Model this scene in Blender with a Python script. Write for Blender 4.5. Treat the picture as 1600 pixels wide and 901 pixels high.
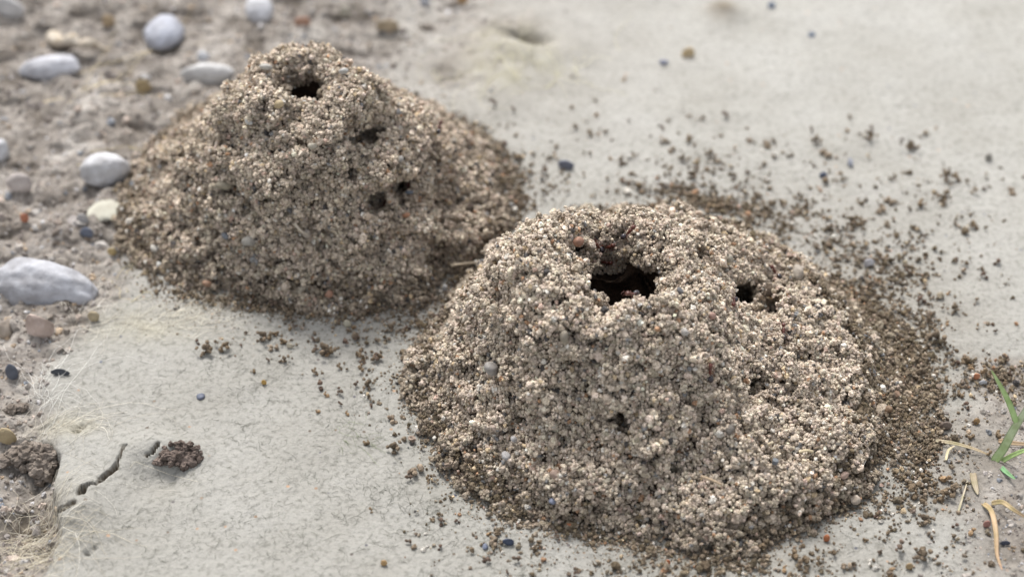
import bpy, math, random
import numpy as np
from mathutils import Vector, Matrix
from mathutils.bvhtree import BVHTree

R_ = math.radians
for o in list(bpy.data.objects):
    bpy.data.objects.remove(o)
scene = bpy.context.scene
COL = scene.collection

# ---------------------------------------------------------------- camera
CAM_D, PITCH = 0.333, R_(40)
CAM = np.array([0, -CAM_D * math.cos(PITCH), CAM_D * math.sin(PITCH)])
FWD = np.array([0, math.cos(PITCH), -math.sin(PITCH)])
UP = np.array([0, math.sin(PITCH), math.cos(PITCH)])
K = 36 / 60
cd = bpy.data.cameras.new('camera')
cam = bpy.data.objects.new('camera', cd)
COL.objects.link(cam)
cam.location = CAM
cam.rotation_euler = (math.pi / 2 - PITCH, 0, 0)
cd.lens = 60
cd.sensor_width = 36
cd.clip_start = 0.01
cd.clip_end = 50
cd.dof.use_dof = True
cd.dof.focus_distance = 0.298
cd.dof.aperture_fstop = 13
scene.camera = cam

# ---------------------------------------------------------------- world and sun (bright overcast)
SUN_EL, SUN_ROT = R_(58), R_(-18)
w = bpy.data.worlds.new('World')
scene.world = w
w.use_nodes = True
wn, wl = w.node_tree.nodes, w.node_tree.links
wn.clear()
sky = wn.new('ShaderNodeTexSky')
sky.sky_type = 'NISHITA'
sky.sun_disc = False
sky.sun_elevation = SUN_EL
sky.sun_rotation = SUN_ROT
sky.dust_density = 3.0
sky.air_density = 1.0
hsv = wn.new('ShaderNodeHueSaturation')          # an overcast sky is nearly colourless
hsv.inputs['Saturation'].default_value = 0.22
bg = wn.new('ShaderNodeBackground')
bg.inputs['Strength'].default_value = 0.145
wo = wn.new('ShaderNodeOutputWorld')
wl.new(sky.outputs[0], hsv.inputs['Color'])
wl.new(hsv.outputs[0], bg.inputs['Color'])
wl.new(bg.outputs[0], wo.inputs['Surface'])
sd = bpy.data.lights.new('sun', 'SUN')
sd.energy = 1.85
sd.angle = R_(15)
sd.color = (1.0, 0.965, 0.92)
sun = bpy.data.objects.new('sun', sd)
COL.objects.link(sun)
# sun_rotation is measured from +Y towards +X
sdir = Vector((math.sin(SUN_ROT) * math.cos(SUN_EL), math.cos(SUN_ROT) * math.cos(SUN_EL), math.sin(SUN_EL)))
sun.rotation_euler = (-sdir).to_track_quat('-Z', 'Y').to_euler()

scene.view_settings.view_transform = 'Standard'
scene.view_settings.look = 'None'
scene.view_settings.gamma = 1
scene.view_settings.exposure = 0.95
scene.render.engine = 'CYCLES'
scene.cycles.max_bounces = 5
scene.cycles.diffuse_bounces = 3
scene.cycles.use_denoising = True

rng = np.random.default_rng(11)
random.seed(5)


# ---------------------------------------------------------------- numeric helpers
def at(px, py, z=0.0):
    """where the sight line of a point of the photograph meets the height z"""
    px = np.asarray(px, float); py = np.asarray(py, float)
    D = FWD + np.array([1., 0, 0]) * ((px - 800) / 1600 * K)[..., None] + UP * ((450.5 - py) / 1600 * K)[..., None]
    return CAM + D * ((z - CAM[2]) / D[..., 2])[..., None]


def P2(px, py):
    return at(px, py)[..., :2]


def _hash(ix, iy, iz, seed):
    h = (ix.astype(np.int64) * 374761393 + iy.astype(np.int64) * 668265263 + iz.astype(np.int64) * 2147483647 + seed * 974634777)
    h = (h ^ (h >> 13)) * 1274126177
    h = h & 0x7fffffff
    h = (h ^ (h >> 16)) & 0xffffff
    return h / float(0xffffff) * 2 - 1


def vnoise(p, scale, seed=0):
    """value noise in -1..1, p (N,3) in metres, scale = feature size in metres"""
    q = p / scale
    i = np.floor(q); f = q - i; f = f * f * (3 - 2 * f)
    i = i.astype(np.int64)
    r = 0
    for a in (0, 1):
        for b in (0, 1):
            for c in (0, 1):
                wgt = (f[:, 0] if a else 1 - f[:, 0]) * (f[:, 1] if b else 1 - f[:, 1]) * (f[:, 2] if c else 1 - f[:, 2])
                r = r + wgt * _hash(i[:, 0] + a, i[:, 1] + b, i[:, 2] + c, seed)
    return r


def fbm(p, scale, octaves=4, seed=0, gain=.5):
    r = 0; a = 1
    for k in range(octaves):
        r = r + a * vnoise(p + k * 7.31 * scale, scale / 2 ** k, seed + k)
        a *= gain
    return r


def smooth(e0, e1, x):
    t = np.clip((x - e0) / (e1 - e0), 0, 1)
    return t * t * (3 - 2 * t)


def seg_dist(P, A, B):
    AB = B - A
    t = np.clip(((P - A) @ AB) / max(AB @ AB, 1e-12), 0, 1)
    return np.linalg.norm(P - (A + t[:, None] * AB), axis=1)


def poly_dist(P, pts):
    return np.min([seg_dist(P, pts[i], pts[i + 1]) for i in range(len(pts) - 1)], axis=0)


def inside(P, poly):
    r = np.zeros(len(P), bool)
    j = len(poly) - 1
    for i in range(len(poly)):
        xi, yi = poly[i]; xj, yj = poly[j]
        c = ((yi > P[:, 1]) != (yj > P[:, 1])) & (P[:, 0] < (xj - xi) * (P[:, 1] - yi) / (yj - yi + 1e-15) + xi)
        r ^= c
        j = i
    return r


def mesh_from(name, V, F, mats, smooth_=True, colors=None, fmat=None):
    me = bpy.data.meshes.new(name)
    V = np.asarray(V, np.float32); F = np.asarray(F, np.int32)
    k = F.shape[1]
    me.vertices.add(len(V)); me.vertices.foreach_set('co', V.ravel())
    me.loops.add(F.size); me.loops.foreach_set('vertex_index', F.ravel())
    me.polygons.add(len(F)); me.polygons.foreach_set('loop_start', np.arange(0, F.size, k, dtype=np.int32))
    for m in (mats if isinstance(mats, (list, tuple)) else [mats]):
        me.materials.append(m)
    if fmat is not None:
        me.polygons.foreach_set('material_index', np.asarray(fmat, np.int32))
    me.update(calc_edges=True)
    if colors is not None:
        a = me.color_attributes.new('tint', 'FLOAT_COLOR', 'POINT')
        c = np.ones((len(V), 4), np.float32); c[:, :3] = colors
        a.data.foreach_set('color', c.ravel())
    if not smooth_:
        me.shade_flat()
    return me


def link(name, me, parent=None, loc=None, rot=None, scale=None):
    o = bpy.data.objects.new(name, me)
    COL.objects.link(o)
    if parent is not None:
        o.parent = parent
    if loc is not None: o.location = loc
    if rot is not None: o.rotation_euler = rot
    if scale is not None: o.scale = scale
    return o


def tag(o, label=None, cat=None, group=None, kind=None):
    if label: o['label'] = label
    if cat: o['category'] = cat
    if group: o['group'] = group
    if kind: o['kind'] = kind
    return o


# ---------------------------------------------------------------- materials
def mat(name, col=(.3, .3, .3), rough=.85, tint=False, noise=None, bump=None, spec=.25, extra=None):
    """noise=(scale per metre, second colour, detail); bump=(scale per metre, strength, distance)"""
    m = bpy.data.materials.new(name)
    m.use_nodes = True
    n, l = m.node_tree.nodes, m.node_tree.links
    b = n['Principled BSDF']
    b.inputs['Roughness'].default_value = rough
    b.inputs['Specular IOR Level'].default_value = spec
    tc = n.new('ShaderNodeTexCoord')
    src = None
    if tint:
        a = n.new('ShaderNodeVertexColor'); a.layer_name = 'tint'
        src = a.outputs['Color']
    if noise:
        t = n.new('ShaderNodeTexNoise')
        t.inputs['Scale'].default_value = noise[0]
        t.inputs['Detail'].default_value = noise[2]
        t.inputs['Roughness'].default_value = .6
        l.new(tc.outputs['Object'], t.inputs['Vector'])
        cr = n.new('ShaderNodeValToRGB')
        cr.color_ramp.elements[0].position = .36
        cr.color_ramp.elements[1].position = .64
        if tint:
            cr.color_ramp.elements[0].color = (*noise[1], 1)
            cr.color_ramp.elements[1].color = (1.12, 1.12, 1.12, 1)
            mx = n.new('ShaderNodeMix'); mx.data_type = 'RGBA'; mx.blend_type = 'MULTIPLY'
            mx.inputs[0].default_value = 1
            l.new(t.outputs['Fac'], cr.inputs[0])
            l.new(src, mx.inputs[6]); l.new(cr.outputs[0], mx.inputs[7])
            src = mx.outputs[2]
        else:
            cr.color_ramp.elements[0].color = (*noise[1], 1)
            cr.color_ramp.elements[1].color = (*col, 1)
            l.new(t.outputs['Fac'], cr.inputs[0])
            src = cr.outputs[0]
    if src is not None:
        l.new(src, b.inputs['Base Color'])
    else:
        b.inputs['Base Color'].default_value = (*col, 1)
    if bump:
        t = n.new('ShaderNodeTexNoise')
        t.inputs['Scale'].default_value = bump[0]
        t.inputs['Detail'].default_value = 3
        l.new(tc.outputs['Object'], t.inputs['Vector'])
        bp = n.new('ShaderNodeBump')
        bp.inputs['Strength'].default_value = bump[1]
        bp.inputs['Distance'].default_value = bump[2]
        l.new(t.outputs['Fac'], bp.inputs['Height'])
        l.new(bp.outputs[0], b.inputs['Normal'])
    return m


M = {}
M['grain'] = mat('sand_grain', tint=True, rough=.92, noise=(2600, (.66, .63, .58), 2), bump=(3600, 1.0, .0003), spec=.12)
M['soil_core'] = mat('mound_soil', (.10, .075, .055), .95, noise=(500, (.05, .037, .027), 4), bump=(1500, 1, .0006))  # moist soil, darkened further to deepen the shade in bores and gaps
M['tunnel'] = mat('tunnel_soil', (.045, .027, .016), .95, noise=(700, (.02, .013, .009), 4), bump=(1500, 1, .0006))  # near-black soil: the shade of the hole is put into the colour
M['pebble'] = mat('pebble_stone', tint=True, rough=.6, noise=(170, (.64, .62, .60), 7), bump=(900, .6, .0004), spec=.3)
M['clod'] = mat('clod_soil', (0.23, 0.196, 0.166), .95, noise=(450, (.14, .115, .095), 5), bump=(1400, 1, .0007))
M['red_clod'] = mat('red_clod_soil', (0.204, 0.162, 0.14), .97, noise=(600, (.10, .078, .066), 6), bump=(1700, 1, .0009), spec=.1)
M['fibre'] = mat('algae_fibre', tint=True, rough=.8)
M['ant_red'] = mat('ant_shell', (.085, .022, .013), .3, spec=.5)
M['ant_dark'] = mat('ant_gaster_shell', (.018, .012, .016), .22, spec=.6)
M['grass'] = mat('grass_leaf', tint=True, rough=.5, noise=(500, (.8, .85, .7), 2))
M['flake'] = mat('silt_flake', (.46, .45, .38), .9, noise=(300, (.38, .36, .30), 4), bump=(900, .6, .0004))
M['twig'] = mat('driftwood', (.5, .45, .38), .9, noise=(400, (.33, .27, .2), 4), bump=(900, .8, .0005))


def ground_material():
    m = bpy.data.materials.new('silt_and_mud')
    m.use_nodes = True
    n, l = m.node_tree.nodes, m.node_tree.links
    b = n['Principled BSDF']
    b.inputs['Roughness'].default_value = .82
    b.inputs['Specular IOR Level'].default_value = .25
    tc = n.new('ShaderNodeTexCoord')

    def noise(sc, det, rough=.55, dist=0):
        t = n.new('ShaderNodeTexNoise')
        t.inputs['Scale'].default_value = sc; t.inputs['Detail'].default_value = det
        t.inputs['Roughness'].default_value = rough; t.inputs['Distortion'].default_value = dist
        l.new(tc.outputs['Object'], t.inputs['Vector'])
        return t.outputs['Fac']

    def ramp(f, stops):
        r = n.new('ShaderNodeValToRGB')
        e = r.color_ramp.elements
        while len(e) < len(stops): e.new(.5)
        for q, (p, c) in zip(e, stops):
            q.position = p; q.color = (*c, 1)
        l.new(f, r.inputs[0])
        return r.outputs[0]

    def mix(f, a, c, mode='MIX'):
        x = n.new('ShaderNodeMix'); x.data_type = 'RGBA'; x.blend_type = mode
        if isinstance(f, float): x.inputs[0].default_value = f
        else: l.new(f, x.inputs[0])
        for s, v in ((6, a), (7, c)):
            if isinstance(v, tuple): x.inputs[s].default_value = (*v, 1)
            else: l.new(v, x.inputs[s])
        return x.outputs[2]

    silt = ramp(noise(55, 5), [(.3, (.284, .274, .245)), (.5, (.314, .305, .277)), (.7, (.340, .332, .306))])
    fine = ramp(noise(900, 4, .65), [(.32, (.68, .68, .66)), (.5, (1, 1, 1)), (.75, (1.05, 1.05, 1.04))])
    silt = mix(1.0, silt, fine, 'MULTIPLY')
    # small dark and coloured mineral flecks
    vo = n.new('ShaderNodeTexVoronoi'); vo.inputs['Scale'].default_value = 420
    l.new(tc.outputs['Object'], vo.inputs['Vector'])
    fl = ramp(vo.outputs['Distance'], [(.10, (1, 1, 1)), (.16, (0, 0, 0))])
    sel = n.new('ShaderNodeSeparateColor'); l.new(vo.outputs['Color'], sel.inputs[0])
    pick = ramp(sel.outputs[0], [(.80, (0, 0, 0)), (.84, (1, 1, 1))])
    fcol = ramp(sel.outputs[1], [(.0, (.09, .11, .16)), (.5, (.16, .13, .10)), (1, (.45, .30, .2))])
    fm = mix(1.0, fl, pick, 'MULTIPLY')
    silt = mix(fm, silt, fcol)
    # the silt grows paler further off
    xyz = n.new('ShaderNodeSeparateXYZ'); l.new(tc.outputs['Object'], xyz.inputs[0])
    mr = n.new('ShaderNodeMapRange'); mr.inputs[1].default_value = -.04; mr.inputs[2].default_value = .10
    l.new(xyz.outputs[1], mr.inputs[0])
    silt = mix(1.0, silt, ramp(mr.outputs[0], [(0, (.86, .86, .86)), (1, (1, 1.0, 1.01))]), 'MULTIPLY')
    soil = ramp(noise(90, 6, .65, .4), [(.30, (.085, .070, .056)), (.42, (.170, .150, .130)), (.55, (.25, .228, .205)), (.72, (.36, .34, .315))])
    soilf = ramp(noise(700, 4, .7), [(.34, (.40, .37, .35)), (.48, (1, 1, 1)), (.7, (1.2, 1.17, 1.13))])
    soil = mix(1.0, soil, soilf, 'MULTIPLY')
    a = n.new('ShaderNodeVertexColor'); a.layer_name = 'tint'
    sp = n.new('ShaderNodeSeparateColor'); l.new(a.outputs['Color'], sp.inputs[0])
    base = mix(sp.outputs[0], silt, soil)
    base = mix(sp.outputs[1], base, ramp(noise(200, 5), [(.35, (.10, .08, .055)), (.65, (.20, .165, .12))]))   # damp brown silt under loose crumbs; also shade painted in cracks and hummock hollow
    base = mix(sp.outputs[2], base, ramp(noise(260, 5), [(.3, (.30, .275, .19)), (.7, (.46, .44, .36))]))     # dried straw coloured algae
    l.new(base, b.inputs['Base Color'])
    bp = n.new('ShaderNodeBump'); bp.inputs['Strength'].default_value = .75; bp.inputs['Distance'].default_value = .0006
    l.new(noise(1100, 5, .6), bp.inputs['Height'])
    l.new(bp.outputs[0], b.inputs['Normal'])
    return m


# ---------------------------------------------------------------- the ground
def axis(lo, hi, step, far):
    core = np.arange(lo, hi, step)
    g = [0.0]
    s = step
    while g[-1] < far:
        s *= 1.18; g.append(g[-1] + s)
    g = np.array(g[1:])
    return np.concatenate([(lo - g)[::-1], core, core[-1] + g])


# rough gravelly soil lies left of this line (photograph pixels turned into ground points)
SOIL_EDGE = P2(np.array([900, 790, 700, 640, 560, 400, 250, 200, 205, 180, 150, 105, 62, 58, 96, 84, 98, 70, -40]),
               np.array([-160, -60, 25, 110, 180, 230, 300, 345, 400, 440, 500, 560, 620, 680, 712, 760, 840, 905, 1010]))
SOIL_POLY = np.vstack([SOIL_EDGE, [[-3.5, -0.2], [-3.5, 3.5], [0.4, 3.5]]])
CRACK = P2(np.array([197, 190, 178, 165, 152, 146, 134, 130]), np.array([708, 722, 742, 752, 770, 768, 776, 786]))
CRACK2 = P2(np.array([118, 100, 96]), np.array([802, 806, 803]))
CRACK3 = P2(np.array([250, 240, 230]), np.array([706, 716, 720]))
PITS = [(138, 868, 6, 1.2), (148, 860, 4, 1.0), (120, 675, 7, 1.5), (130, 668, 6, 1.2)]


def blob(P, px, py, rx, ry, rot=0):
    c = P2(px, py); ex = P2(px + rx, py) - c; ey = P2(px, py - ry) - c
    d = P - c
    a, b = np.linalg.norm(ex), np.linalg.norm(ey)
    u, v = d[:, 0] / a, d[:, 1] / b
    if rot:
        cr, sr = math.cos(rot), math.sin(rot); u, v = u * cr + v * sr, -u * sr + v * cr
    return np.exp(-(u * u + v * v))


def ground_height(XY):
    P = np.column_stack([XY, np.zeros(len(XY))])
    d = poly_dist(XY, SOIL_EDGE)
    ins = inside(XY, SOIL_POLY)
    sdist = np.where(ins, d, -d)
    back = smooth(.02, .09, XY[:, 1])                   # the border is sharp in front, soft at the back
    wob = .0022 * fbm(P, .012, 3, 40)
    near = 1 - smooth(-.047, -.036, XY[:, 1])
    wd = .0055 - .0042 * near + .018 * back
    wob = wob * (2.2 - 1.4 * near)
    rough = smooth(-wd, wd, sdist + wob * (1 + 4 * back))
    right = np.clip(1.25 * blob(XY, 1640, 800, 150, 190) + 0.9 * blob(XY, 1600, 600, 90, 50), 0, 1)
    right = right * smooth(-.75, .25, fbm(P, .008, 3, 61) + right - .35)
    topmid = .55 * blob(XY, 690, 60, 260, 120) * (1 - rough)
    h = .0007 * fbm(P, .05, 3, 1) + .00010 * fbm(P, .004, 3, 2) + .00004 * fbm(P, .0011, 2, 4)
    h += .00022 * fbm(P * np.array([.6, 1.6, 1]), .011, 3, 90)
    r1 = fbm(P, .016, 5, 3, .55)
    lump = np.abs(vnoise(P, .0045, 9)) + .5 * np.abs(vnoise(P, .0021, 10))
    h += rough * (.0018 * r1 + .0014 * lump - .0014 - .0014 * smooth(.25, .8, vnoise(P * np.array([.6, 1.3, 1]), .0045, 19)))
    h += (right * .6 + topmid * .5) * (.0007 * fbm(P, .006, 4, 13) + .0005 * lump)
    # crust lies proud of the soil in the left foreground
    front = 1 - smooth(-.035, .0, XY[:, 1])
    h -= front * smooth(-.0003, .0006, sdist + wob * .3 + .0004 * fbm(P, .003, 3, 35)) * (.0034 * near * smooth(-.078, -.062, XY[:, 1]) + .0003 * near)
    h += near * np.exp(-((sdist + .004) / .004) ** 2) * .0008
    # cracks and pits
    crackm = np.zeros(len(XY))
    for c, wid, dep in ((CRACK, .00058 + .00035 * vnoise(P, .003, 36), .006), (CRACK2, .00045, .004), (CRACK3, .00022, .003)):
        dc = poly_dist(XY, c) + (.0006 if c is CRACK else .6 * wid) * fbm(P, .0026, 3, 33)
        h -= dep * (1 - smooth(wid * .45, wid * 1.15, dc))
        h += .0010 * np.exp(-(dc / .005) ** 2)
        crackm = np.maximum(crackm, 1 - smooth(wid * .9, wid * 1.3, dc))
    for px, py, rr, dep in PITS:
        h -= dep * .001 * blob(XY, px, py, rr, rr * .6)
    h -= .0030 * blob(XY, 52, 792, 40, 26)
    h -= .0026 * blob(XY, 255, 742, 42, 26)
    h += .0012 * blob(XY, 262, 706, 60, 22)
    # hummocks
    yb = blob(XY, 800, 92, 66, 50); yh = blob(XY, 822, 66, 28, 13)
    h += .0050 * yb - .0100 * yh + .0022 * blob(XY, 1128, 22, 26, 20) - .001 * blob(XY, 1120, 8, 20, 8)
    h += .0008 * fbm(P, .006, 3, 71) * blob(XY, 800, 92, 100, 60)
    algae = np.clip(.40 * yb + .8 * np.exp(-((yb - .5) / .2) ** 2) * .35, 0, 1)
    algae = np.maximum(algae, .55 * blob(XY, 225, 512, 80, 22, .35))
    algae = np.maximum(algae, .6 * blob(XY, 100, 668, 48, 16, .3))
    algae = np.clip(algae * (.8 + .5 * fbm(P, .004, 3, 77)), 0, 1)
    damp = 1.0 * blob(XY, 822, 70, 26, 13) + .9 * blob(XY, 1128, 20, 22, 16)  # first term paints shade into the hollow of the straw-coloured hummock
    damp += .9 * blob(XY, 45, 790, 48, 32)
    damp += .35 * blob(XY, 1340, 520, 150, 170) + .25 * blob(XY, 1150, 870, 180, 25)
    damp = np.clip(np.maximum(damp, crackm), 0, 1)  # crack beds get the darker soil tone, with their shade painted in
    rr = np.clip(rough + .95 * right + topmid, 0, 1)
    return h, rr, damp, algae


xs = axis(-.142, .142, .00030, 3.2)
ys = axis(-.090, .125, .00030, 3.2)
X, Y = np.meshgrid(xs, ys)
XY = np.column_stack([X.ravel(), Y.ravel()])
gh, grough, gdamp_shade, galg = ground_height(XY)
nx, ny = len(xs), len(ys)
idx = np.arange(nx * ny).reshape(ny, nx)
GF = np.column_stack([idx[:-1, :-1].ravel(), idx[:-1, 1:].ravel(), idx[1:, 1:].ravel(), idx[1:, :-1].ravel()])
gme = mesh_from('ground', np.column_stack([XY, gh]), GF, ground_material(), colors=np.column_stack([grough, gdamp_shade, galg]))
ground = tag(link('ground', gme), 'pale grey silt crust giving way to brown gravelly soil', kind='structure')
GH = gh.reshape(ny, nx)


def gz(P):
    """ground height by bilinear lookup"""
    P = np.atleast_2d(P)
    i = np.clip(np.searchsorted(xs, P[:, 0]) - 1, 0, nx - 2); j = np.clip(np.searchsorted(ys, P[:, 1]) - 1, 0, ny - 2)
    fx = (P[:, 0] - xs[i]) / (xs[i + 1] - xs[i]); fy = (P[:, 1] - ys[j]) / (ys[j + 1] - ys[j])
    return (GH[j, i] * (1 - fx) * (1 - fy) + GH[j, i + 1] * fx * (1 - fy) + GH[j + 1, i] * (1 - fx) * fy + GH[j + 1, i + 1] * fx * fy)


# ---------------------------------------------------------------- grain prototypes
def ico(sub):
    t = (1 + 5 ** .5) / 2
    V = [(-1, t, 0), (1, t, 0), (-1, -t, 0), (1, -t, 0), (0, -1, t), (0, 1, t), (0, -1, -t), (0, 1, -t), (t, 0, -1), (t, 0, 1), (-t, 0, -1), (-t, 0, 1)]
    V = [np.array(v) / np.linalg.norm(v) for v in V]
    F = [(0, 11, 5), (0, 5, 1), (0, 1, 7), (0, 7, 10), (0, 10, 11), (1, 5, 9), (5, 11, 4), (11, 10, 2), (10, 7, 6), (7, 1, 8),
         (3, 9, 4), (3, 4, 2), (3, 2, 6), (3, 6, 8), (3, 8, 9), (4, 9, 5), (2, 4, 11), (6, 2, 10), (8, 6, 7), (9, 8, 1)]
    for _ in range(sub):
        c = {}; G = []
        def mid(a, b):
            k = (min(a, b), max(a, b))
            if k not in c:
                m = V[a] + V[b]; V.append(m / np.linalg.norm(m)); c[k] = len(V) - 1
            return c[k]
        for a, b, d in F:
            x, y, z = mid(a, b), mid(b, d), mid(d, a)
            G += [(a, x, z), (b, y, x), (d, z, y), (x, y, z)]
        F = G
    return np.array(V), np.array(F)


def rough_ball(sub, seed, amp=.28, freq=1.0, squash=True):
    V, F = ico(sub)
    r = 1 + amp * fbm(V + seed * 3.1, .9 / freq, 3, seed)
    W = V * r[:, None]
    if squash:
        g = np.random.default_rng(seed)
        W = W * g.uniform(.72, 1.18, 3)
        for _ in range(3):                         # a few broken faces
            d = g.normal(size=3); d /= np.linalg.norm(d)
            k = g.uniform(.62, .9)
            s = W @ d
            W = W - np.maximum(s - k, 0)[:, None] * d * .85
    return W, F


PROTO_V = np.array([rough_ball(1, s, .55, 1.7)[0] for s in range(40)])
PROTO_F = ico(1)[1]


def rand_rot(n, g):
    q = g.normal(size=(n, 4)); q /= np.linalg.norm(q, axis=1)[:, None]
    a, b, c, d = q.T
    return np.stack([np.stack([1 - 2 * (c * c + d * d), 2 * (b * c - a * d), 2 * (b * d + a * c)], -1),
                     np.stack([2 * (b * c + a * d), 1 - 2 * (b * b + d * d), 2 * (c * d - a * b)], -1),
                     np.stack([2 * (b * d - a * c), 2 * (c * d + a * b), 1 - 2 * (b * b + c * c)], -1)], 1)


def grains(name, P, rad, colr, m=None):
    n = len(P)
    V = PROTO_V[rng.integers(0, len(PROTO_V), n)] * rad[:, None, None]
    V = np.einsum('nij,nkj->nki', rand_rot(n, rng), V) + P[:, None, :]
    k = PROTO_V.shape[1]
    F = (PROTO_F[None] + (np.arange(n) * k)[:, None, None]).reshape(-1, 3)
    return mesh_from(name, V.reshape(-1, 3), F, m or M['grain'], smooth_=False, colors=np.repeat(colr, k, axis=0))


def sand_colours(n, dry, P=None):
    """dry 0..1: 0 = damp brown crumbs, 1 = dried pale sand; with odd coloured mineral grains"""
    dry = np.broadcast_to(dry, (n,))
    pale = np.array([.58, .500, .415]); damp = np.array([.150, .118, .082])
    c = damp + (pale - damp) * dry[:, None]
    c = c * np.exp(rng.normal(0, .22, n))[:, None] * (1 + rng.normal(0, .016, (n, 3)))
    if P is not None:
        c = c * (1 + .16 * fbm(P, .004, 3, 55))[:, None]
    pick = rng.random(n)
    odd = [(.025, (.66, .63, .58)), (.014, (.25, .25, .255)), (.012, (.40, .25, .16)), (.018, (.54, .43, .29)), (.012, (.09, .085, .085)), (.006, (.50, .37, .31))]
    lo = 0
    for share, cc in odd:
        s = (pick >= lo) & (pick < lo + share)
        c[s] = np.array(cc) * np.exp(rng.normal(0, .15, s.sum()))[:, None]
        lo += share
    return np.clip(c, .02, .85)


# ---------------------------------------------------------------- ant mounds
def ring_dims(L, Rr, F, B, z):
    c = (L + Rr) / 2
    yf = at(c, F, z)[1]; yb = at(c, B, z)[1]; cy = (yf + yb) / 2
    dep = np.dot(np.array([0, cy, z]) - CAM, FWD)
    xl = (L - 800) / 1600 * K * dep; xr = (Rr - 800) / 1600 * K * dep
    return (xl + xr) / 2, cy, (xr - xl) / 2, (yb - yf) / 2


def loft(rings, seed, foot, nth=440, step=.0005, wob=.05):
    """rings: (cx, cy, rx, ry, z, tilt_x, tilt_y) in mm from the base up over the rim and down the entrance"""
    R0 = np.array(rings, float) * np.array([1, 1, 1, 1, 1, 1, 1]) * .001
    # resample along the profile
    out = [R0[0]]
    for a, b in zip(R0[:-1], R0[1:]):
        L = max(np.hypot(abs(a[2] - b[2]) + .5 * np.hypot(a[0] - b[0], a[1] - b[1]), a[4] - b[4]), step)
        k = max(int(L / step), 2)
        for i in range(1, k + 1): out.append(a + (b - a) * i / k)
    Q = np.array(out)
    # smooth the profile
    for _ in range(10):
        Q[1:-1] = .25 * Q[:-2] + .5 * Q[1:-1] + .25 * Q[2:]
    th = np.linspace(0, 2 * np.pi, nth, endpoint=False)
    ct, st = np.cos(th), np.sin(th)
    rn = 1 + wob * fbm(np.column_stack([ct, st, 0 * ct]) * 1.0, .8, 3, seed)[None, :] * smooth(.004, .02, Q[:, 2])[:, None]
    # the foot follows its real outline, the summit is rounder
    FP = P2(np.array([q[0] for q in foot]), np.array([q[1] for q in foot]))
    c0 = Q[0, :2]; r0 = Q[0, 2:4]
    rel = (FP - c0) / r0
    fa = np.arctan2(rel[:, 1], rel[:, 0]); fr = np.linalg.norm(rel, axis=1)
    od = np.argsort(fa); fa, fr = fa[od], fr[od]
    m = np.interp(((th + np.pi) % (2 * np.pi)) - np.pi, np.r_[fa - 2 * np.pi, fa, fa + 2 * np.pi], np.r_[fr, fr, fr])
    for _ in range(6): m = .25 * np.roll(m, 1) + .5 * m + .25 * np.roll(m, -1)
    zt = Q[:, 4].max()
    apex = int(np.argmax(Q[:, 4]))
    wz = (1 - smooth(0, .85, Q[:, 4] / zt)) * (np.arange(len(Q)) < apex)
    rn = rn * (1 + (m[None] - 1) * wz[:, None])
    Xv = Q[:, 0:1] + Q[:, 2:3] * ct * rn; Yv = Q[:, 1:2] + Q[:, 3:4] * st * rn
    Zv = Q[:, 4:5] + Q[:, 5:6] * ct + Q[:, 6:7] * st
    return np.stack([Xv, Yv, Zv], -1)


def grid_normals(G):
    dt = np.roll(G, -1, 1) - np.roll(G, 1, 1)
    dr = np.gradient(G, axis=0)
    n = np.cross(dt, dr)
    return n / (np.linalg.norm(n, axis=-1, keepdims=True) + 1e-12)


def project(P):
    d = P - CAM
    dep = d @ FWD
    return np.column_stack([800 + 1600 / K * d[..., 0] / dep, 450.5 - 1600 / K * (d @ UP) / dep])


def facing(P, N):
    return (np.sum((CAM - P) * N, axis=-1) > 0)


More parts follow.
